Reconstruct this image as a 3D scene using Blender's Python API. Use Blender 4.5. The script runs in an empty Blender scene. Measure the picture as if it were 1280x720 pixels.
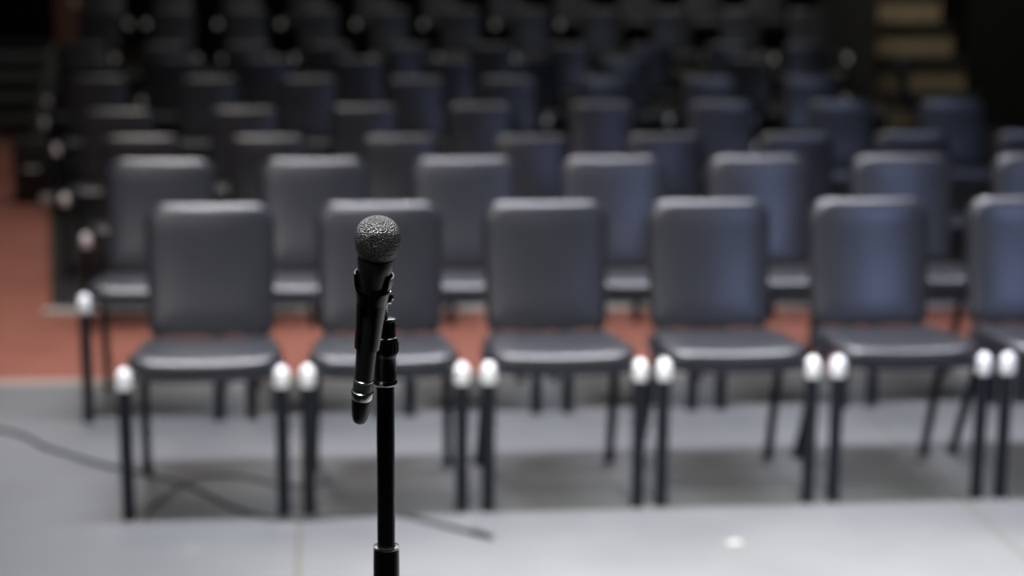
import bpy, bmesh, math, random
from mathutils import Vector, Matrix
random.seed(7)
PI = math.pi
scene = bpy.context.scene
COL = scene.collection

# ---------------------------------------------------------------- materials
def mat(name, col, rough=.5, metal=0., spec=.5, noise=None, bump=None, coat=0., sheen=0.):
    m = bpy.data.materials.new(name); m.use_nodes = True
    nt = m.node_tree; b = nt.nodes['Principled BSDF']
    b.inputs['Base Color'].default_value = (*col, 1)
    b.inputs['Roughness'].default_value = rough
    b.inputs['Metallic'].default_value = metal
    b.inputs['Specular IOR Level'].default_value = spec
    b.inputs['Coat Weight'].default_value = coat
    b.inputs['Sheen Weight'].default_value = sheen
    tc = nt.nodes.new('ShaderNodeTexCoord')
    if noise:                                   # (scale, other colour, contrast lo, hi)
        sc, c2, lo, hi = noise
        n = nt.nodes.new('ShaderNodeTexNoise'); n.inputs['Scale'].default_value = sc; n.inputs['Detail'].default_value = 6
        r = nt.nodes.new('ShaderNodeValToRGB')
        r.color_ramp.elements[0].position = lo; r.color_ramp.elements[0].color = (*c2, 1)
        r.color_ramp.elements[1].position = hi; r.color_ramp.elements[1].color = (*col, 1)
        nt.links.new(tc.outputs['Object'], n.inputs['Vector']); nt.links.new(n.outputs['Fac'], r.inputs['Fac'])
        nt.links.new(r.outputs['Color'], b.inputs['Base Color'])
    if bump:                                    # (scale, strength, distance, kind)
        sc, st, di, kind = bump
        n = nt.nodes.new('ShaderNodeTexVoronoi' if kind == 'v' else 'ShaderNodeTexNoise'); n.inputs['Scale'].default_value = sc
        bp = nt.nodes.new('ShaderNodeBump'); bp.inputs['Strength'].default_value = st; bp.inputs['Distance'].default_value = di
        nt.links.new(tc.outputs['Object'], n.inputs['Vector'])
        nt.links.new(n.outputs[0], bp.inputs['Height']); nt.links.new(bp.outputs['Normal'], b.inputs['Normal'])
    return m

M = dict(
    vinyl=mat('navy_vinyl', (.024, .025, .031), .36, 0, .8, (7, (.020, .021, .026), .35, .65), (260, .12, .001, 'n')),
    shell=mat('black_shell', (.012, .012, .015), .5),
    leg=mat('dark_navy_steel', (.006, .008, .014), .38, 0, .35),
    cap=mat('highlight_white_cap', (.86, .87, .88), .22, 0, .6, coat=.5),  # white base colour stands in for the bright highlight on the cap
    glide=mat('black_rubber', (.012, .012, .014), .7),
    foam=mat('mic_grille_mesh', (.020, .021, .022), .45, 0, .8, None, (560, 1, .0020, 'v')),
    mbody=mat('mic_body_charcoal', (.028, .030, .032), .27, .2, .6),
    mblack=mat('satin_black', (.006, .006, .007), .28, 0, .5),
    clip=mat('clip_plastic', (.004, .004, .005), .11, 0, .6),
    msilver=mat('silver_ring', (.55, .56, .58), .22, 1),
    mgreen=mat('grey_band', (.07, .08, .078), .35),
    pole=mat('black_pole', (.004, .004, .006), .25, 0, .5),
    base=mat('cast_iron_black', (.012, .012, .013), .5),
    red=mat('red_carpet', (.25, .100, .075), .95, 0, .15, (2.5, (.205, .080, .060), .35, .65), (400, .5, .003, 'n')),
    black=mat('black_vinyl_floor', (.012, .012, .013), .6, 0, .4, (4, (.009, .009, .010), .4, .6)),
    strip=mat('aluminium_nosing', (.50, .49, .48), .45, .3),
    edge=mat('beige_edge_trim', (.24, .19, .165), .6),
    wall=mat('black_drape', (.006, .006, .006), .95, 0, .1),
    riser=mat('grey_riser', (.16, .16, .158), .8),
    tread=mat('black_tread', (.010, .010, .010), .8),
    wood=mat('tan_plywood', (.26, .21, .14), .6, 0, .3, (3, (.20, .155, .10), .3, .7)),
    darkwood=mat('dark_tier_board', (.030, .028, .024), .7, 0, .3, (3, (.022, .022, .018), .3, .7)),
    case=mat('case_black', (.008, .008, .009), .5),
    crate=mat('red_brown_paint', (.11, .045, .03), .7),
    steelcap=mat('brushed_corner', (.7, .68, .66), .35, .4),
    cable=mat('cable_rubber', (.020, .022, .020), .6),
    tape=mat('pale_tape', (.30, .30, .27), .7),
)

# stage deck: grey painted boards with seams and scuffs
def deck_material():
    m = bpy.data.materials.new('grey_stage_deck'); m.use_nodes = True
    nt = m.node_tree; L = nt.links.new; b = nt.nodes['Principled BSDF']
    tc = nt.nodes.new('ShaderNodeTexCoord')
    n = nt.nodes.new('ShaderNodeTexNoise'); n.inputs['Scale'].default_value = 1.3; n.inputs['Detail'].default_value = 8
    r = nt.nodes.new('ShaderNodeValToRGB')
    r.color_ramp.elements[0].position = .34; r.color_ramp.elements[0].color = (.097, .100, .104, 1)
    r.color_ramp.elements[1].position = .68; r.color_ramp.elements[1].color = (.127, .131, .134, 1)
    L(tc.outputs['Object'], n.inputs['Vector']); L(n.outputs['Fac'], r.inputs['Fac'])
    # seams across at the deck joints
    mp = nt.nodes.new('ShaderNodeMapping'); mp.inputs['Location'].default_value = (.080 + 2.06 * 4, 1.0, 0)
    br = nt.nodes.new('ShaderNodeTexBrick'); br.offset = 0
    br.inputs['Scale'].default_value = 1; br.inputs['Brick Width'].default_value = 2.06; br.inputs['Row Height'].default_value = 40
    br.inputs['Mortar Size'].default_value = .006; br.inputs['Mortar Smooth'].default_value = .2
    L(tc.outputs['Object'], mp.inputs['Vector']); L(mp.outputs['Vector'], br.inputs['Vector'])
    mx = nt.nodes.new('ShaderNodeMix'); mx.data_type = 'RGBA'
    mx.inputs[7].default_value = (.085, .078, .06, 1)
    L(br.outputs['Fac'], mx.inputs[0]); L(r.outputs['Color'], mx.inputs[6])
    # pale scuffs
    n2 = nt.nodes.new('ShaderNodeTexNoise'); n2.inputs['Scale'].default_value = 6; n2.inputs['Detail'].default_value = 3
    r2 = nt.nodes.new('ShaderNodeValToRGB')
    r2.color_ramp.elements[0].position = .66; r2.color_ramp.elements[0].color = (0, 0, 0, 1)
    r2.color_ramp.elements[1].position = .76; r2.color_ramp.elements[1].color = (.5, .5, .5, 1)
    mx2 = nt.nodes.new('ShaderNodeMix'); mx2.data_type = 'RGBA'; mx2.inputs[7].default_value = (.18, .18, .175, 1)
    L(tc.outputs['Object'], n2.inputs['Vector']); L(n2.outputs['Fac'], r2.inputs['Fac'])
    L(r2.outputs['Color'], mx2.inputs[0]); L(mx.outputs[2], mx2.inputs[6]); L(mx2.outputs[2], b.inputs['Base Color'])
    b.inputs['Roughness'].default_value = .62; b.inputs['Specular IOR Level'].default_value = .3
    return m
M['deck'] = deck_material()

# ---------------------------------------------------------------- mesh helpers
def new_obj(name, bm, material, parent=None, smooth=True, angle=40):
    bmesh.ops.recalc_face_normals(bm, faces=bm.faces)
    me = bpy.data.meshes.new(name); bm.to_mesh(me); bm.free()
    me.materials.append(material)
    if smooth:
        for p in me.polygons: p.use_smooth = True
        me.set_sharp_from_angle(angle=math.radians(angle))
    o = bpy.data.objects.new(name, me); COL.objects.link(o)
    if parent: o.parent = parent
    return o

def empty(name, loc, rz=0):
    o = bpy.data.objects.new(name, None); o.location = loc; o.rotation_euler = (0, 0, rz); o.empty_display_size = .1
    COL.objects.link(o); return o

def tag(o, label, cat, group=None):
    o['label'] = label; o['category'] = cat
    if group: o['group'] = group
    return o

def struct(o):
    o['kind'] = 'structure'; return o

def box(bm, x0, x1, y0, y1, z0, z1, bev=0):
    r = bmesh.ops.create_cube(bm, size=1)
    for v in r['verts']:
        v.co = Vector(((x0 + x1) / 2 + v.co.x * (x1 - x0), (y0 + y1) / 2 + v.co.y * (y1 - y0), (z0 + z1) / 2 + v.co.z * (z1 - z0)))
    if bev:
        es = {e for v in r['verts'] for e in v.link_edges}
        bmesh.ops.bevel(bm, geom=list(es), offset=bev, segments=3, affect='EDGES', profile=.5)
    return bm

def rings(bm, loops, close_ends=True):
    prev = None; first = None
    for lp in loops:
        vs = [bm.verts.new(c) for c in lp]
        if prev:
            n = len(vs)
            for i in range(n):
                bm.faces.new((prev[i], prev[(i + 1) % n], vs[(i + 1) % n], vs[i]))
        else: first = vs
        prev = vs
    if close_ends:
        bm.faces.new(first[::-1]); bm.faces.new(prev)
    return bm

def frame(d):
    d = d.normalized(); a = Vector((0, 0, 1)) if abs(d.z) < .9 else Vector((0, 1, 0))
    u = d.cross(a).normalized(); return u, d.cross(u).normalized()

def lathe(bm, prof, org=Vector((0, 0, 0)), axis=Vector((0, 0, 1)), n=32):
    """prof: (distance along axis, radius)"""
    axis = Vector(axis).normalized(); u, w = frame(axis)
    loops = []
    for t, r in prof:
        c = Vector(org) + axis * t
        loops.append([c + (u * math.cos(2 * PI * k / n) + w * math.sin(2 * PI * k / n)) * max(r, 1e-5) for k in range(n)])
    return rings(bm, loops)

def tube(bm, pts, r, n=12, sx=1.0):
    """swept tube along points; r a number or a list"""
    pts = [Vector(p) for p in pts]
    rr = r if isinstance(r, (list, tuple)) else [r] * len(pts)
    loops = []; u = None
    for i, p in enumerate(pts):
        d = (pts[min(i + 1, len(pts) - 1)] - pts[max(i - 1, 0)]).normalized()
        if u is None: u, w = frame(d)
        else:
            u = (u - d * u.dot(d)).normalized(); w = d.cross(u)
        loops.append([p + (u * math.cos(2 * PI * k / n) * sx + w * math.sin(2 * PI * k / n)) * rr[i] for k in range(n)])
    return rings(bm, loops)

def smooth_path(pts, k=6):
    """Catmull-Rom"""
    P = [Vector(p) for p in pts]; P = [P[0] * 2 - P[1]] + P + [P[-1] * 2 - P[-2]]
    out = []
    for i in range(1, len(P) - 2):
        for j in range(k):
            t = j / k; a, b, c, d = P[i - 1:i + 3]
            out.append(.5 * ((2 * b) + (c - a) * t + (2 * a - 5 * b + 4 * c - d) * t * t + (3 * b - a - 3 * c + d) * t ** 3))
    out.append(P[-2]); return out

def round_outline(w0, w1, h, r0, r1, seg=7):
    """closed outline; bottom width w0, top width w1, corner radii r0 (bottom), r1 (top); centred"""
    pts = []
    for cx, cy, r, a0 in ((w0 / 2 - r0, -h / 2 + r0, r0, -PI / 2), (w1 / 2 - r1, h / 2 - r1, r1, 0),
                          (-w1 / 2 + r1, h / 2 - r1, r1, PI / 2), (-w0 / 2 + r0, -h / 2 + r0, r0, PI)):
        for k in range(seg + 1):
            a = a0 + PI / 2 * k / seg
            pts.append((cx + r * math.cos(a), cy + r * math.sin(a)))
    # extra points along the long sides keep bends smooth
    out = []
    for i, p in enumerate(pts):
        out.append(p); q = pts[(i + 1) % len(pts)]
        d = math.dist(p, q)
        if d > .06:
            m = int(d / .045)
            for k in range(1, m): out.append((p[0] + (q[0] - p[0]) * k / m, p[1] + (q[1] - p[1]) * k / m))
    return out

def pad(bm, outline, w, h, t, edge, crown, place):
    """upholstered cushion: rounded edge, crowned front; place(u, v, n) -> Vector"""
    def ring(inset, n_, crowned):
        sx = (w / 2 - inset) / (w / 2); sy = (h / 2 - inset) / (h / 2)
        return [place(x * sx, y * sy, n_ + (crown * (1 - min(1, (abs(x * sx) / (w / 2)) ** 2.4)) * (1 - min(1, (abs(y * sy) / (h / 2)) ** 2.4)) if crowned else 0)) for x, y in outline]
    loops = [ring(.02, -t / 2, False)]
    for k in range(7):
        a = -PI / 2 + PI * k / 6
        loops.append(ring(edge * (1 - math.cos(a)), t / 2 * math.sin(a) if k < 6 else t / 2, k >= 5))
    for s in (.35, .55, .75, .92):
        loops.append(ring(edge + (min(w, h) / 2 - edge) * s, t / 2, True))
    return rings(bm, loops)

# ---------------------------------------------------------------- the chair
LEGX = .2306
def make_chair():
    root = empty('chair', (0, 0, 0))
    # seat pad: 0.45 wide, deeper than it is thick, front edge rolled
    sw, sd = .452, .455
    out = round_outline(.452, .405, sd, .075, .045)
    def pl(u, v, n):
        y = .215 + v
        drop = -.008 * max(0, (-v - .13) / .10) ** 2 - .075 * (v + .05)         # waterfall front edge
        dip = -.008 * max(0, 1 - (u / .2) ** 2)
        return Vector((u, y, .463 + n + drop + dip))
    new_obj('seat', pad(bmesh.new(), out, sw, sd, .038, .018, .006, pl), M['vinyl'], root, angle=60)
    # seat pan under the pad
    bm = bmesh.new()
    out2 = round_outline(.420, .38, .43, .06, .04)
    rings(bm, [[Vector((x * s, .215 + y * s, z - .075 * (y + .05))) for x, y in out2] for s, z in ((.90, .424), (.98, .430), (1, .442), (.98, .448))])
    new_obj('seat_pan', bm, M['shell'], root)
    # backrest: tapering slightly, leaning and hollowed
    bw, bh = .412, .405
    outb = round_outline(.396, .414, bh, .030, .068, 8)
    z0, z1, y0, y1 = .460, .876, .447, .519
    def plb(u, v, n):
        s = (v + bh / 2) / bh
        z = z0 + (z1 - z0) * s; y = y0 + (y1 - y0) * s + .012 * math.sin(PI * s) - .016 * (1 - (u / .206) ** 2)
        return Vector((u, y - n, z + n * .17))
    b = new_obj('backrest', pad(bmesh.new(), outb, bw, bh, .050, .027, .004, plb), M['vinyl'], root, angle=60)
    # back frame: two uprights joined low behind the cushion
    bm = bmesh.new()
    for s in (-1, 1):
        tube(bm, smooth_path([(s * .165, .30, .425), (s * .168, .40, .425), (s * .17, .455, .455), (s * .17, .488, .56), (s * .165, .530, .76)], 5), .011, 8)
    tube(bm, [(-.17, .490, .565), (.17, .490, .565)], .009, 8)
    new_obj('back_frame', bm, M['leg'], root)
    # seat frame: side rails and two cross bars
    bm = bmesh.new()
    for s in (-1, 1):
        tube(bm, smooth_path([(s * LEGX, .004, .428), (s * (LEGX - .004), .10, .428), (s * .215, .30, .428), (s * .2, .42, .428)], 4), .012, 8)
    tube(bm, smooth_path([(-LEGX, .004, .442), (-.17, -.008, .434), (0, -.010, .428), (.17, -.008, .434), (LEGX, .004, .442)], 5), .010, 8)
    tube(bm, [(-.222, .12, .413), (.222, .12, .413)], .009, 8)
    tube(bm, [(-.205, .38, .418), (.205, .38, .418)], .009, 8)
    new_obj('seat_frame', bm, M['leg'], root)
    for s in (-1, 1):
        bm = bmesh.new()
        tube(bm, [(s * LEGX, 0, .012), (s * LEGX, 0, .2), (s * LEGX, 0, .424)], [.0195, .0205, .0220], 14)
        lg = new_obj('leg', bm, M['leg'], root)
        bm = bmesh.new()
        lathe(bm, [(.4, .0195), (.402, .0222), (.412, .0236), (.432, .0238), (.448, .0215), (.459, .0155), (.465, .007), (.4662, .0005)], (s * LEGX, -.002, 0), n=18)
        c = new_obj('leg_cap', bm, M['cap'], lg); c['label'] = 'cap on top of the front leg, white in place of its highlight'
        bm = bmesh.new(); lathe(bm, [(0, .020), (.002, .022), (.016, .0215), (.018, .018)], (s * LEGX, 0, 0), n=14)
        new_obj('foot_glide', bm, M['glide'], lg)
    for s in (-1, 1):
        bm = bmesh.new()
        tube(bm, smooth_path([(s * .200, .270, .424), (s * .204, .300, .395), (s * .209, .352, .28), (s * .2196, .476, .012)], 5), .0155, 12)
        lg = new_obj('leg', bm, M['leg'], root)
        bm = bmesh.new(); lathe(bm, [(0, .017), (.002, .0185), (.016, .018), (.018, .015)], (s * .2196, .478, 0), n=14)
        new_obj('foot_glide', bm, M['glide'], lg)
    return root

proto = make_chair(); used = [False]
kids = {}
for o in COL.objects: kids.setdefault(o.parent, []).append(o)
def copy_tree(o, parent=None):
    c = o.copy(); COL.objects.link(c)
    if parent: c.parent = parent
    for ch in kids.get(o, []): copy_tree(ch, c)
    return c
ORD = ['', 'second ', 'third ', 'fourth ', 'fifth ', 'sixth ', 'seventh ', 'eighth ', 'ninth ', 'tenth ', 'eleventh ', 'twelfth ']
def place_chair(x, y, z, rz, label, group):
    if used[0]: r = copy_tree(proto)
    else: r = proto; used[0] = True
    # x, y is where the top of the back stands in plan: the base point lies .52 in front of it
    r.location = (x + .519 * math.sin(rz), y - .519 * math.cos(rz), z); r.rotation_euler = (0, 0, rz)
    tag(r, label, 'chair', group)
    return r

DZ = -.20
rows = []          # (row phrase, floor z, [(x, y back top)], jitter)
rows.append(('front row', 0, [(-.3555 + .5393 * k, 5.876) for k in range(6)], .006))
rows.append(('second row', 0, [(-.6005 + .5722 * k, 6.972) for k in range(7)], .01))
rows.append(('third row', DZ, [(-.902, 9.378), (-.27, 9.352), (.4, 9.324), (1.072, 9.297), (1.767, 9.338), (2.457, 9.345), (3.097, 9.391), (3.76, 9.40)], .02))
rows.append(('fourth row', DZ, [(-1.151, 10.659), (-.44, 10.724), (.254, 10.838), (.949, 10.91), (1.687, 10.982), (2.429, 11.008), (3.174, 11.035), (3.91, 11.113)], .03))
rows.append(('fifth row', DZ, [(-1.517, 12.877), (-.765, 12.8), (-.083, 12.787), (.657, 12.711), (1.293, 12.699), (2.0, 12.72), (2.72, 12.72), (3.45, 12.75)], .05))
rows.append(('sixth row', DZ, [(-1.80 + .70 * k + (.85 if k == 8 else .30 if k == 7 else 0), 14.45 + .02 * (k % 3)) for k in range(9)], .2))
rows.append(('seventh row', DZ, [(-2.02 + .70 * k, 16.05 - .02 * (k % 2)) for k in range(10)], .18))
rows.append(('eighth row', .022, [(-2.05 + .68 * k, 17.75) for k in range(11)], .10))
rows.append(('ninth row', .262, [(-2.15 + .68 * k, 19.10) for k in range(11)], .10))
special = {('sixth row', 8): 1.35, ('sixth row', 7): -.55, ('fifth row', 5): .18, ('sixth row', 5): .45}
for name, z, spots, jit in rows:
    n = len(spots)
    for k, (x, y) in enumerate(spots):
        if k == 0: pos = 'leftmost chair'
        elif k == n - 1: pos = 'rightmost chair'
        elif k < n / 2: pos = ORD[k] + 'chair from the left'
        else: pos = ORD[n - 1 - k] + 'chair from the right'
        rz = random.uniform(-jit, jit)
        extra = ''
        if (name, k) in special:
            rz = special[(name, k)]
            if abs(rz) > .4: extra = ', turned out of line'
        where = {'front row': 'on the grey stage floor', 'second row': 'on the grey stage floor', 'third row': 'behind the red aisle carpet'}.get(name, 'in the dim seating area')
        if name == 'eighth row': where = 'on the lower back tier'
        if name == 'ninth row': where = 'on the upper back tier'
        if extra: where = ''
        place_chair(x, y, z + (.004 if z == DZ else 0), rz, f'dark padded {pos} in the {name} {where}{extra}'.replace(' ,', ','), f'chairs in the {name}')

# ---------------------------------------------------------------- setting
bm = box(bmesh.new(), -5.5, 7.5, -2.5, 7.06, -.20, 0)
struct(new_obj('floor', bm, M['deck'], smooth=False))
bm = box(bmesh.new(), -5.5, 7.5, 7.06, 27, -.30, DZ)
struct(new_obj('floor', bm, M['red'], smooth=False))
bm = box(bmesh.new(), -5.5, 7.5, 6.985, 7.085, -.03, .003)
struct(new_obj('trim_1', bm, M['edge'], smooth=False))
# black floor area under the audience rows: left edge flares out toward the back
bm = bmesh.new()
pts = [(-1.37, 9.30), (7.5, 8.96), (7.5, 26.9), (-2.45, 26.9), (-2.45, 16.6), (-2.2, 15.15)]
lo = [bm.verts.new((x, y, DZ)) for x, y in pts]; hi = [bm.verts.new((x, y, DZ + .004)) for x, y in pts]
bm.faces.new(hi); bm.faces.new(lo[::-1])
for i in range(6): bm.faces.new((lo[i], lo[(i + 1) % 6], hi[(i + 1) % 6], hi[i]))
struct(new_obj('floor', bm, M['black'], smooth=False))
bm = bmesh.new()
lo = [(-1.40, 9.21), (7.49, 8.87), (7.49, 8.97), (-1.40, 9.31)]
a = [bm.verts.new((x, y, DZ)) for x, y in lo]; b_ = [bm.verts.new((x, y, DZ + .012)) for x, y in lo]
bm.faces.new(b_); bm.faces.new(a[::-1])
for i in range(4): bm.faces.new((a[i], a[(i + 1) % 4], b_[(i + 1) % 4], b_[i]))
struct(new_obj('trim_2', bm, M['strip'], smooth=False))
for nm, q in (('wall_left', (-5.6, -5.5, -2.5, 27, -.3, 6.5)), ('wall_right', (7.5, 7.6, -2.5, 27, -.3, 6.5)), ('wall_back', (-5.6, 7.6, 27, 27.1, -.3, 6.5)),
              ('wall_front', (-5.6, 7.6, -2.6, -2.5, -.3, 6.5))):
    struct(new_obj(nm, box(bmesh.new(), *q), M['wall'], smooth=False))
struct(new_obj('ceiling', box(bmesh.new(), -5.6, 7.6, -2.6, 27.1, 6.5, 6.6), M['wall'], smooth=False))

# black masking drape beside the right-hand steps
bm = bmesh.new()
pp = [(6.42 + .05 * math.sin(k * 1.3), 11.5 + k * .1) for k in range(66)]
loops = []
lo_ = [bm.verts.new((x, y, DZ + .01)) for x, y in pp] + [bm.verts.new((x + .03, y, DZ + .01)) for x, y in pp[::-1]]
hi_ = [bm.verts.new((v.co.x, v.co.y, 4.2)) for v in lo_]
n_ = len(lo_)
for i in range(n_): bm.faces.new((lo_[i], lo_[(i + 1) % n_], hi_[(i + 1) % n_], hi_[i]))
bm.faces.new(hi_)
tag(new_obj('drape', bm, M['wall']), 'tall black pleated drape on the far right beside the tan steps', 'drape')

# tiers at the back
t = empty('seating_tier', (2.0, 17.1, DZ))
def local(o, root): o.location = -Vector(root.location); return o
local(new_obj('tier_deck', box(bmesh.new(), -2.42, 5.25, 16.65, 18.05, DZ, .02), M['darkwood'], t, smooth=False), t)
local(new_obj('nosing', box(bmesh.new(), -2.42, 5.25, 16.62, 16.65, -.02, .025), M['riser'], t, smooth=False), t)
tag(t, 'low dark tier carrying the eighth row of chairs', 'platform')
t = empty('seating_tier', (2.0, 18.6, DZ))
local(new_obj('tier_deck', box(bmesh.new(), -2.42, 5.25, 18.06, 19.6, DZ, .26), M['darkwood'], t, smooth=False), t)
local(new_obj('nosing', box(bmesh.new(), -2.42, 5.25, 18.03, 18.06, .22, .265), M['riser'], t, smooth=False), t)
tag(t, 'higher dark tier at the very back under the ninth row of chairs', 'platform')

# steps left and right
def steps(name, x0, x1, y0, run, rise, n, m, label, lip=.0, nos=None, side=False):
    root = empty(name, ((x0 + x1) / 2, y0, DZ))
    for k in range(n):
        ya, za = y0 + k * run, DZ + (k + 1) * rise
        s = local(new_obj('step', box(bmesh.new(), x0, x1, ya, y0 + n * run, za - rise, za - .03), m, root, smooth=False), root)
        q = new_obj('tread', box(bmesh.new(), x0, x1 + .0, ya - lip, y0 + n * run, za - .03, za), M['tread'] if nos is None else nos, s, smooth=False)
    if side: local(new_obj('side_panel', box(bmesh.new(), x0 - .04, x0 - .003, y0, y0 + n * run, DZ, DZ + n * rise), M['tread'], root, smooth=False), root)
    tag(root, label, 'steps')
steps('aisle_steps', -5.2, -2.50, 16.5, .30, .155, 5, M['riser'], 'grey steps with black treads climbing beyond the red carpet on the left', .05)
steps('bleacher_steps', 5.32, 6.36, 17.3, .42, .31, 5, M['wood'], 'tan wooden steps in the upper right corner beside the chairs', .06, side=True)

# equipment case on the red carpet, left
root = empty('equipment_case', (-1.98, 12.95, DZ), .05)
new_obj('case_body', box(bmesh.new(), -.13, .11, -.13, .13, .012, .40, .012), M['case'], root)
new_obj('lid', box(bmesh.new(), -.135, .115, -.135, .135, .402, .44, .012), M['case'], root)
c = new_obj('corner_bracket', box(bmesh.new(), .045, .122, -.142, -.06, .0, .065, .008), M['steelcap'], root); c['label'] = 'pale metal corner bracket'
new_obj('handle', tube(bmesh.new(), smooth_path([(-.06, -.13, .25), (-.055, -.165, .25), (.035, -.165, .25), (.04, -.13, .25)], 5), .007, 8), M['steelcap'], root)
tag(root, 'black equipment case on the red carpet left of the seating', 'case')

# red-brown crate above the leftmost back chairs
root = empty('storage_crate', (-2.58, 20.3, DZ))
new_obj('crate_body', box(bmesh.new(), -.22, .22, -.2, .2, 0, 1.06, .01), M['crate'], root)
new_obj('lid', box(bmesh.new(), -.235, .235, -.215, .215, 1.062, 1.10, .008), M['crate'], root)
new_obj('latch', box(bmesh.new(), -.03, .03, -.232, -.216, 1.00, 1.08, .004), M['steelcap'], root)
tag(root, 'reddish brown upright crate at the top left behind the chairs', 'crate')

# cable on the stage floor
cz = .006
path = [(-3.2, 6.9), (-2.2, 6.75), (-1.191, 6.392), (-.932, 6.115), (-.722, 5.905), (-.555, 5.769), (-.42, 5.64), (-.286, 5.43), (-.17, 5.318), (-.047, 5.300), (.055, 5.318), (.199, 5.322), (.314, 5.237), (.426, 5.133)]
bm = tube(bmesh.new(), smooth_path([(x, y, cz) for x, y in path], 6), .0065, 8)
cb = new_obj('cable', bm, M['cable'])
bm = lathe(bmesh.new(), [(0, .0085), (.004, .0105), (.05, .0105), (.055, .008), (.075, .0075)], Vector((.426, 5.133, .0105)), Vector((.112, -.104, 0)), 14)
new_obj('plug', bm, M['cable'], cb)
tag(cb, 'long dark cable trailing from the left across the stage to under the chairs', 'cable')
path = [(-.53, 5.33), (-.536, 5.403), (-.477, 5.571), (-.411, 5.706), (-.274, 5.746), (-.156, 5.644), (-.08, 5.62), (.02, 5.66)]
cb = new_obj('cable', tube(bmesh.new(), smooth_path([(x, y, .005 if abs(x + .42) > .06 else .018) for x, y in path], 6), .005, 8), M['cable'])  # short thin dark curve lying on the floor
tag(cb, 'short dark line curled under the leftmost front row chair', 'cable')
bm = box(bmesh.new(), -.022, .022, -.014, .014, 0, .0012); o = new_obj('tape_mark', bm, M['tape'], smooth=False)
o.location = (1.18, 5.0, .0003); o.rotation_euler = (0, 0, .3); tag(o, 'small pale tape mark on the stage floor in front of the chairs', 'tape')

# ---------------------------------------------------------------- microphone stand
PX, PY = .0680, 2.0
root = empty('microphone_stand', (PX, PY, 0))
def sl(name, prof, m, parent=root, org=(0, 0, 0), n=36, label=None):
    o = new_obj(name, lathe(bmesh.new(), prof, org, (0, 0, 1), n), m, parent, angle=35)
    if label: o['label'] = label
    return o
sl('base', [(0, .145), (.004, .150), (.012, .150), (.022, .143), (.030, .060), (.042, .032), (.055, .020), (.060, .019)], M['base'])
lt = sl('lower_tube', [(.056, .0145), (.06, .0150), (1.040, .0150), (1.066, .0149), (1.0775, .0146)], M['pole'])
sl('rim', [(1.0770, .0146), (1.0782, .0150), (1.0796, .0148), (1.080, .0118)], M['msilver'], lt, label='thin silver rim of the lower tube')
sl('pole', [(.9, .0102), (1.272, .0102)], M['pole'])
cl = sl('clutch', [(1.268, .0118), (1.271, .0128), (1.281, .0128), (1.284, .0124), (1.300, .0122), (1.302, .0130), (1.3035, .0138), (1.306, .0144),
     (1.318, .0146), (1.3215, .0138), (1.323, .0124), (1.336, .0120), (1.341, .0115), (1.3445, .0095), (1.3455, .006)], M['mblack'])
sl('ring', [(1.2690, .0128), (1.2700, .0136), (1.2735, .0137), (1.2750, .0128)], M['msilver'], cl, label='silver ring at the foot of the clutch')
sl('ring', [(1.3415, .0112), (1.3425, .0124), (1.3448, .0122), (1.3456, .0100)], M['msilver'], cl, label='silver ring at the top of the clutch')
sl('ring', [(1.3215, .0128), (1.3222, .0139), (1.3236, .0138), (1.3246, .0120)], M['msilver'], cl, label='narrow silver ring above the clutch grip')
# ribs on the clutch grip
bm = bmesh.new()
for k in range(18):
    a = 2 * PI * k / 18
    tube(bm, [(.0144 * math.cos(a), .0144 * math.sin(a), 1.3065), (.0144 * math.cos(a), .0144 * math.sin(a), 1.3180)], .0009, 6)
new_obj('grip_ribs', bm, M['mblack'], cl)
rod = sl('threaded_rod', [(1.344, .0048), (1.3475, .0048)] + [(1.348 + .0012 * k, .0046 if k % 2 else .0040) for k in range(10)] + [(1.366, .0045)], M['msilver'], org=(-.001, 0, 0), n=20, label='slim bare metal threaded rod')

# microphone axis (ball centre to tail)
B = Vector((.0583, 1.925, 1.4466)); T = Vector((.0381, 1.970, 1.2342))
AX = (T - B).normalized(); K = (T - B).length / 228.; R = .000848
mic = empty('microphone', T)
def ml(name, prof, m, parent=None, n=48, label=None, angle=35):
    o = new_obj(name, lathe(bmesh.new(), [((y - 300) * K, r * R) for y, r in prof], B, AX, n), m, parent or mic, angle=angle)
    if parent is None: o.location = -T
    if label: o['label'] = label
    return o
ball = [(273.0, .3)]
for k in range(1, 15):
    a = PI / 2 * k / 14
    ball.append((299 - 26 * math.cos(a) ** .92, 29 * math.sin(a) ** .86))
ball += [(302, 28.9), (306, 28.2), (311, 26.8), (316, 24.6), (319.5, 22.6), (320.5, 22)]
ml('grille', ball, M['foam'], n=64, angle=80)
ml('collar', [(319, 21), (320, 23.2), (326, 23.4), (332, 22.6), (340, 20.8), (350, 18.4), (360, 16.2), (368, 15.0)], M['mbody'])
bd = ml('body', [(366, 14.5), (370, 14.8), (400, 13.9), (440, 13.0), (470, 12.3), (474, 12.2)], M['mbody'])
ml('band', [(473, 12.4), (474, 13.2), (486, 13.2), (487, 12.8)], M['mgreen'], label='grey green band near the tail')
ml('ring', [(486, 12.8), (487, 14.3), (489, 14.6), (495, 14.3), (497, 13.2)], M['msilver'], label='silver ring near the tail')
ml('ring', [(471.5, 12.3), (472, 13.0), (473, 13.2), (474, 12.8)], M['msilver'], label='thin bright ring above the grey band')
ml('tail_cap', [(496, 13.4), (499, 13.4), (510, 12.4), (520, 10.6), (526, 8.6), (528.6, 5.5), (529.5, 1)], M['mblack'])
tag(mic, 'black handheld wireless microphone with a round mesh head, clipped to the stand', 'microphone')
toward = Vector((-.25, -1, 0)); toward = (toward - AX * toward.dot(AX)).normalized()
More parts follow.
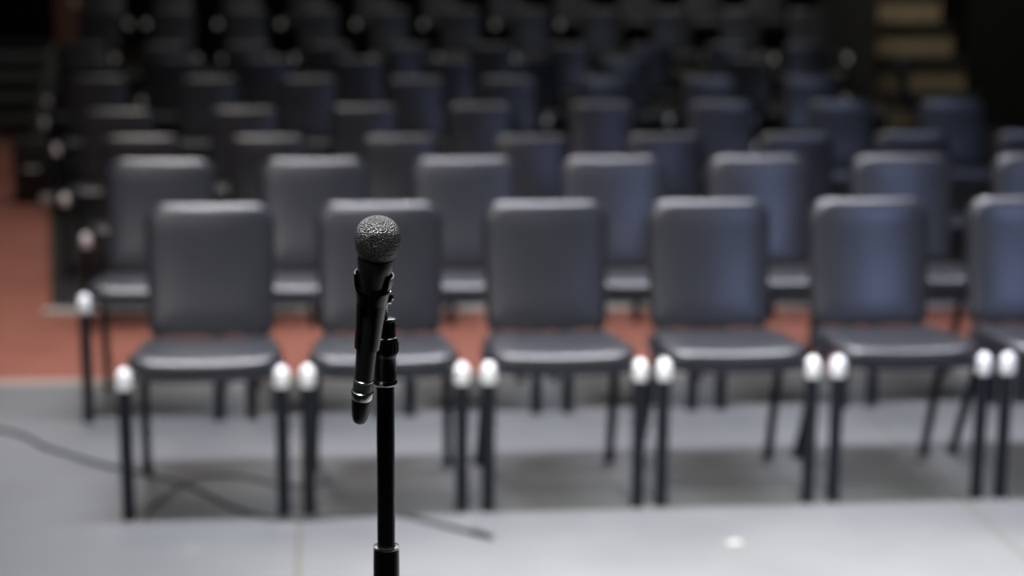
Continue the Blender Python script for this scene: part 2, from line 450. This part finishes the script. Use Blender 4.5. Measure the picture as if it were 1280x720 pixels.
# clip: a C-shaped sleeve open toward the camera side, hung on the swivel
side = AX.cross(toward).normalized()
bm = bmesh.new()
prof = [(341, 23.6, 25.6), (345, 22.4, 25.6), (352, 20.4, 24.6), (357, 19.2, 23.2), (360, 18.4, 22.4), (366, 17.6, 21.2), (374, 16.8, 20.0), (376, 16.7, 19.8), (382, 16.4, 19.2), (405, 15.4, 17.6), (425, 14.6, 16.8), (432, 14.4, 16.2)]
half = math.radians(128); NA = 40
grid_o, grid_i = [], []
for y, ri, ro in prof:
    c = B + AX * (y - 300) * K
    # the mouth widens toward the foot of the sleeve
    hf = math.radians(118 if y < 358 else 176 if y < 375 else 150)
    ro_, ri_ = [], []
    for k in range(NA + 1):
        a = -hf + 2 * hf * k / NA
        d = (-toward) * math.cos(a) + side * math.sin(a)
        ro_.append(bm.verts.new(c + d * ro * R)); ri_.append(bm.verts.new(c + d * ri * R))
    grid_o.append(ro_); grid_i.append(ri_)
for i in range(len(prof) - 1):
    for k in range(NA):
        bm.faces.new((grid_o[i][k], grid_o[i][k + 1], grid_o[i + 1][k + 1], grid_o[i + 1][k]))
        bm.faces.new((grid_i[i][k + 1], grid_i[i][k], grid_i[i + 1][k], grid_i[i + 1][k + 1]))
    for k in (0, NA):
        bm.faces.new((grid_o[i][k], grid_o[i + 1][k], grid_i[i + 1][k], grid_i[i][k]))
for i in (0, len(prof) - 1):
    for k in range(NA):
        bm.faces.new((grid_o[i][k], grid_i[i][k], grid_i[i][k + 1], grid_o[i][k + 1]))
clip = new_obj('microphone_clip', bm, M['clip'], root, angle=50); clip.location = (-PX, -PY, 0)
# swivel block and its joint
A = B + AX * (388 - 300) * K - toward * 17.5 * R
bm = bmesh.new()
tube(bm, [A + toward * .002, A.lerp(Vector((PX - .001, PY, 1.368)), .55), Vector((PX - .001, PY, 1.368))], [.0085, .0075, .0070], 16)
lathe(bm, [(-.0085, .0075), (-.008, .0082), (.008, .0082), (.0085, .0075)], Vector((PX - .001, PY, 1.369)), Vector((1, 0, 0)), 24)
sv = new_obj('swivel', bm, M['clip'], root, angle=50); sv.location = (-PX, -PY, 0)
bm = lathe(bmesh.new(), [(0, .0035), (.0008, .0042), (.002, .0036), (.0022, .0005)], Vector((PX + .0075, PY, 1.369)), Vector((1, 0, 0)), 16)
sc_ = new_obj('screw', bm, M['msilver'], root); sc_.location = (-PX, -PY, 0)
tag(root, 'slim black microphone stand rising in the foreground left of centre', 'microphone stand')

# ---------------------------------------------------------------- lights
def aim(o, target):
    d = Vector(target) - Vector(o.location)
    o.rotation_euler = d.to_track_quat('-Z', 'Y').to_euler()
def area(name, loc, target, size, power, col=(1, 1, 1), size_y=None, spread=180):
    l = bpy.data.lights.new(name, 'AREA'); l.energy = power; l.color = col; l.size = size
    if size_y: l.shape = 'RECTANGLE'; l.size_y = size_y
    l.spread = math.radians(spread)
    o = bpy.data.objects.new(name, l); COL.objects.link(o); o.location = loc; aim(o, target); return o
def spot(name, loc, target, angle, power, col=(1, 1, 1), r=.15, blend=.6):
    l = bpy.data.lights.new(name, 'SPOT'); l.energy = power; l.color = col; l.spot_size = math.radians(angle); l.spot_blend = blend; l.shadow_soft_size = r
    o = bpy.data.objects.new(name, l); COL.objects.link(o); o.location = loc; aim(o, target); return o

spot('stage_downlight', (1.3, 2.8, 6.0), (1.2, 3.30, 0), 44, 7600, (1, 1, .92), .25, 1)
area('overhead_strip_light', (1.2, 5.5, 6.0), (1.2, 5.5, 0), 5.0, 200, (.89, .90, 1), .2, 75)
area('overhead_strip_light', (1.2, 9.8, 6.0), (1.2, 9.8, 0), 6.0, 55, (.97, .97, 1), .4, 90)
area('rear_truss_light', (1.0, 9.6, 6.2), (1.0, 5.8, .5), 5.0, 18, (.95, .94, 1), .8, 90)
area('front_fill_light', (-1.0, .4, 5.6), (.6, 4.6, .3), 2.5, 34, (1, .98, .98), .8, 52)  # unseen fill added for sheen on the backrests and glint on the caps
spot('side_front_light', (-3.2, .8, 3.2), (.75, 5.9, .65), 34, 230, (1, .98, .97), .35, .5)
spot('side_blue_light', (4.2, -.8, 2.3), (2.15, 5.9, .6), 23, 260, (.40, .52, 1), .4, 1)
area('audience_blue_light', (4.6, 6.6, 4.0), (3.6, 10.6, .3), 1.6, 13, (.50, .62, 1), 1.0, 60)
spot('microphone_fill_spot', (.25, 3.3, 5.0), (.05, 1.93, 1.42), 9, 1300, (1, 1, 1), .12, .6)  # this and the next: unseen spots added to brighten mic head and clip
spot('microphone_fill_spot', (-.9, 2.9, 4.4), (.05, 1.93, 1.42), 9, 600, (1, 1, 1), .12, .6)
area('aisle_light', (-1.2, 8.4, 6.0), (-1.0, 8.4, -.2), 1.6, 72, (1, .88, .78), 1.0, 100)
area('house_light', (1.0, 13.0, 6.2), (1.0, 13.4, 0), 6.0, 105, (1, .98, .93), 2.0)
area('house_light', (1.0, 16.5, 6.0), (1.0, 18.5, 0), 6.0, 75, (1, .98, .90), 2.0)  # extra light added over the tiers to lift the dark back rows
area('house_light', (4.5, 16.0, 4.8), (5.9, 18.4, .6), 1.5, 30, (1, .94, .80), 1.0, 100)

w = bpy.data.worlds.new('world'); scene.world = w; w.use_nodes = True
w.node_tree.nodes['Background'].inputs['Color'].default_value = (.010, .011, .014, 1)
w.node_tree.nodes['Background'].inputs['Strength'].default_value = 1

# ---------------------------------------------------------------- camera
cam = bpy.data.cameras.new('camera'); co = bpy.data.objects.new('camera', cam); COL.objects.link(co)
F, H, PT, YW, RL = 2300., 1.7863, .2006, .1045, .0075
cam.sensor_width = 36; cam.lens = F / 1280 * 36
co.matrix_world = Matrix.Translation((0, 0, H)) @ Matrix.Rotation(-YW, 4, 'Z') @ Matrix.Rotation(PI / 2 - PT, 4, 'X') @ Matrix.Rotation(RL, 4, 'Z')
cam.dof.use_dof = True; cam.dof.focus_distance = 1.97; cam.dof.aperture_fstop = 3.0
cam.clip_end = 200
scene.camera = co
scene.view_settings.view_transform = 'Standard'; scene.view_settings.look = 'None'
scene.view_settings.gamma = 1; scene.view_settings.use_curve_mapping = False
scene.view_settings.exposure = 0
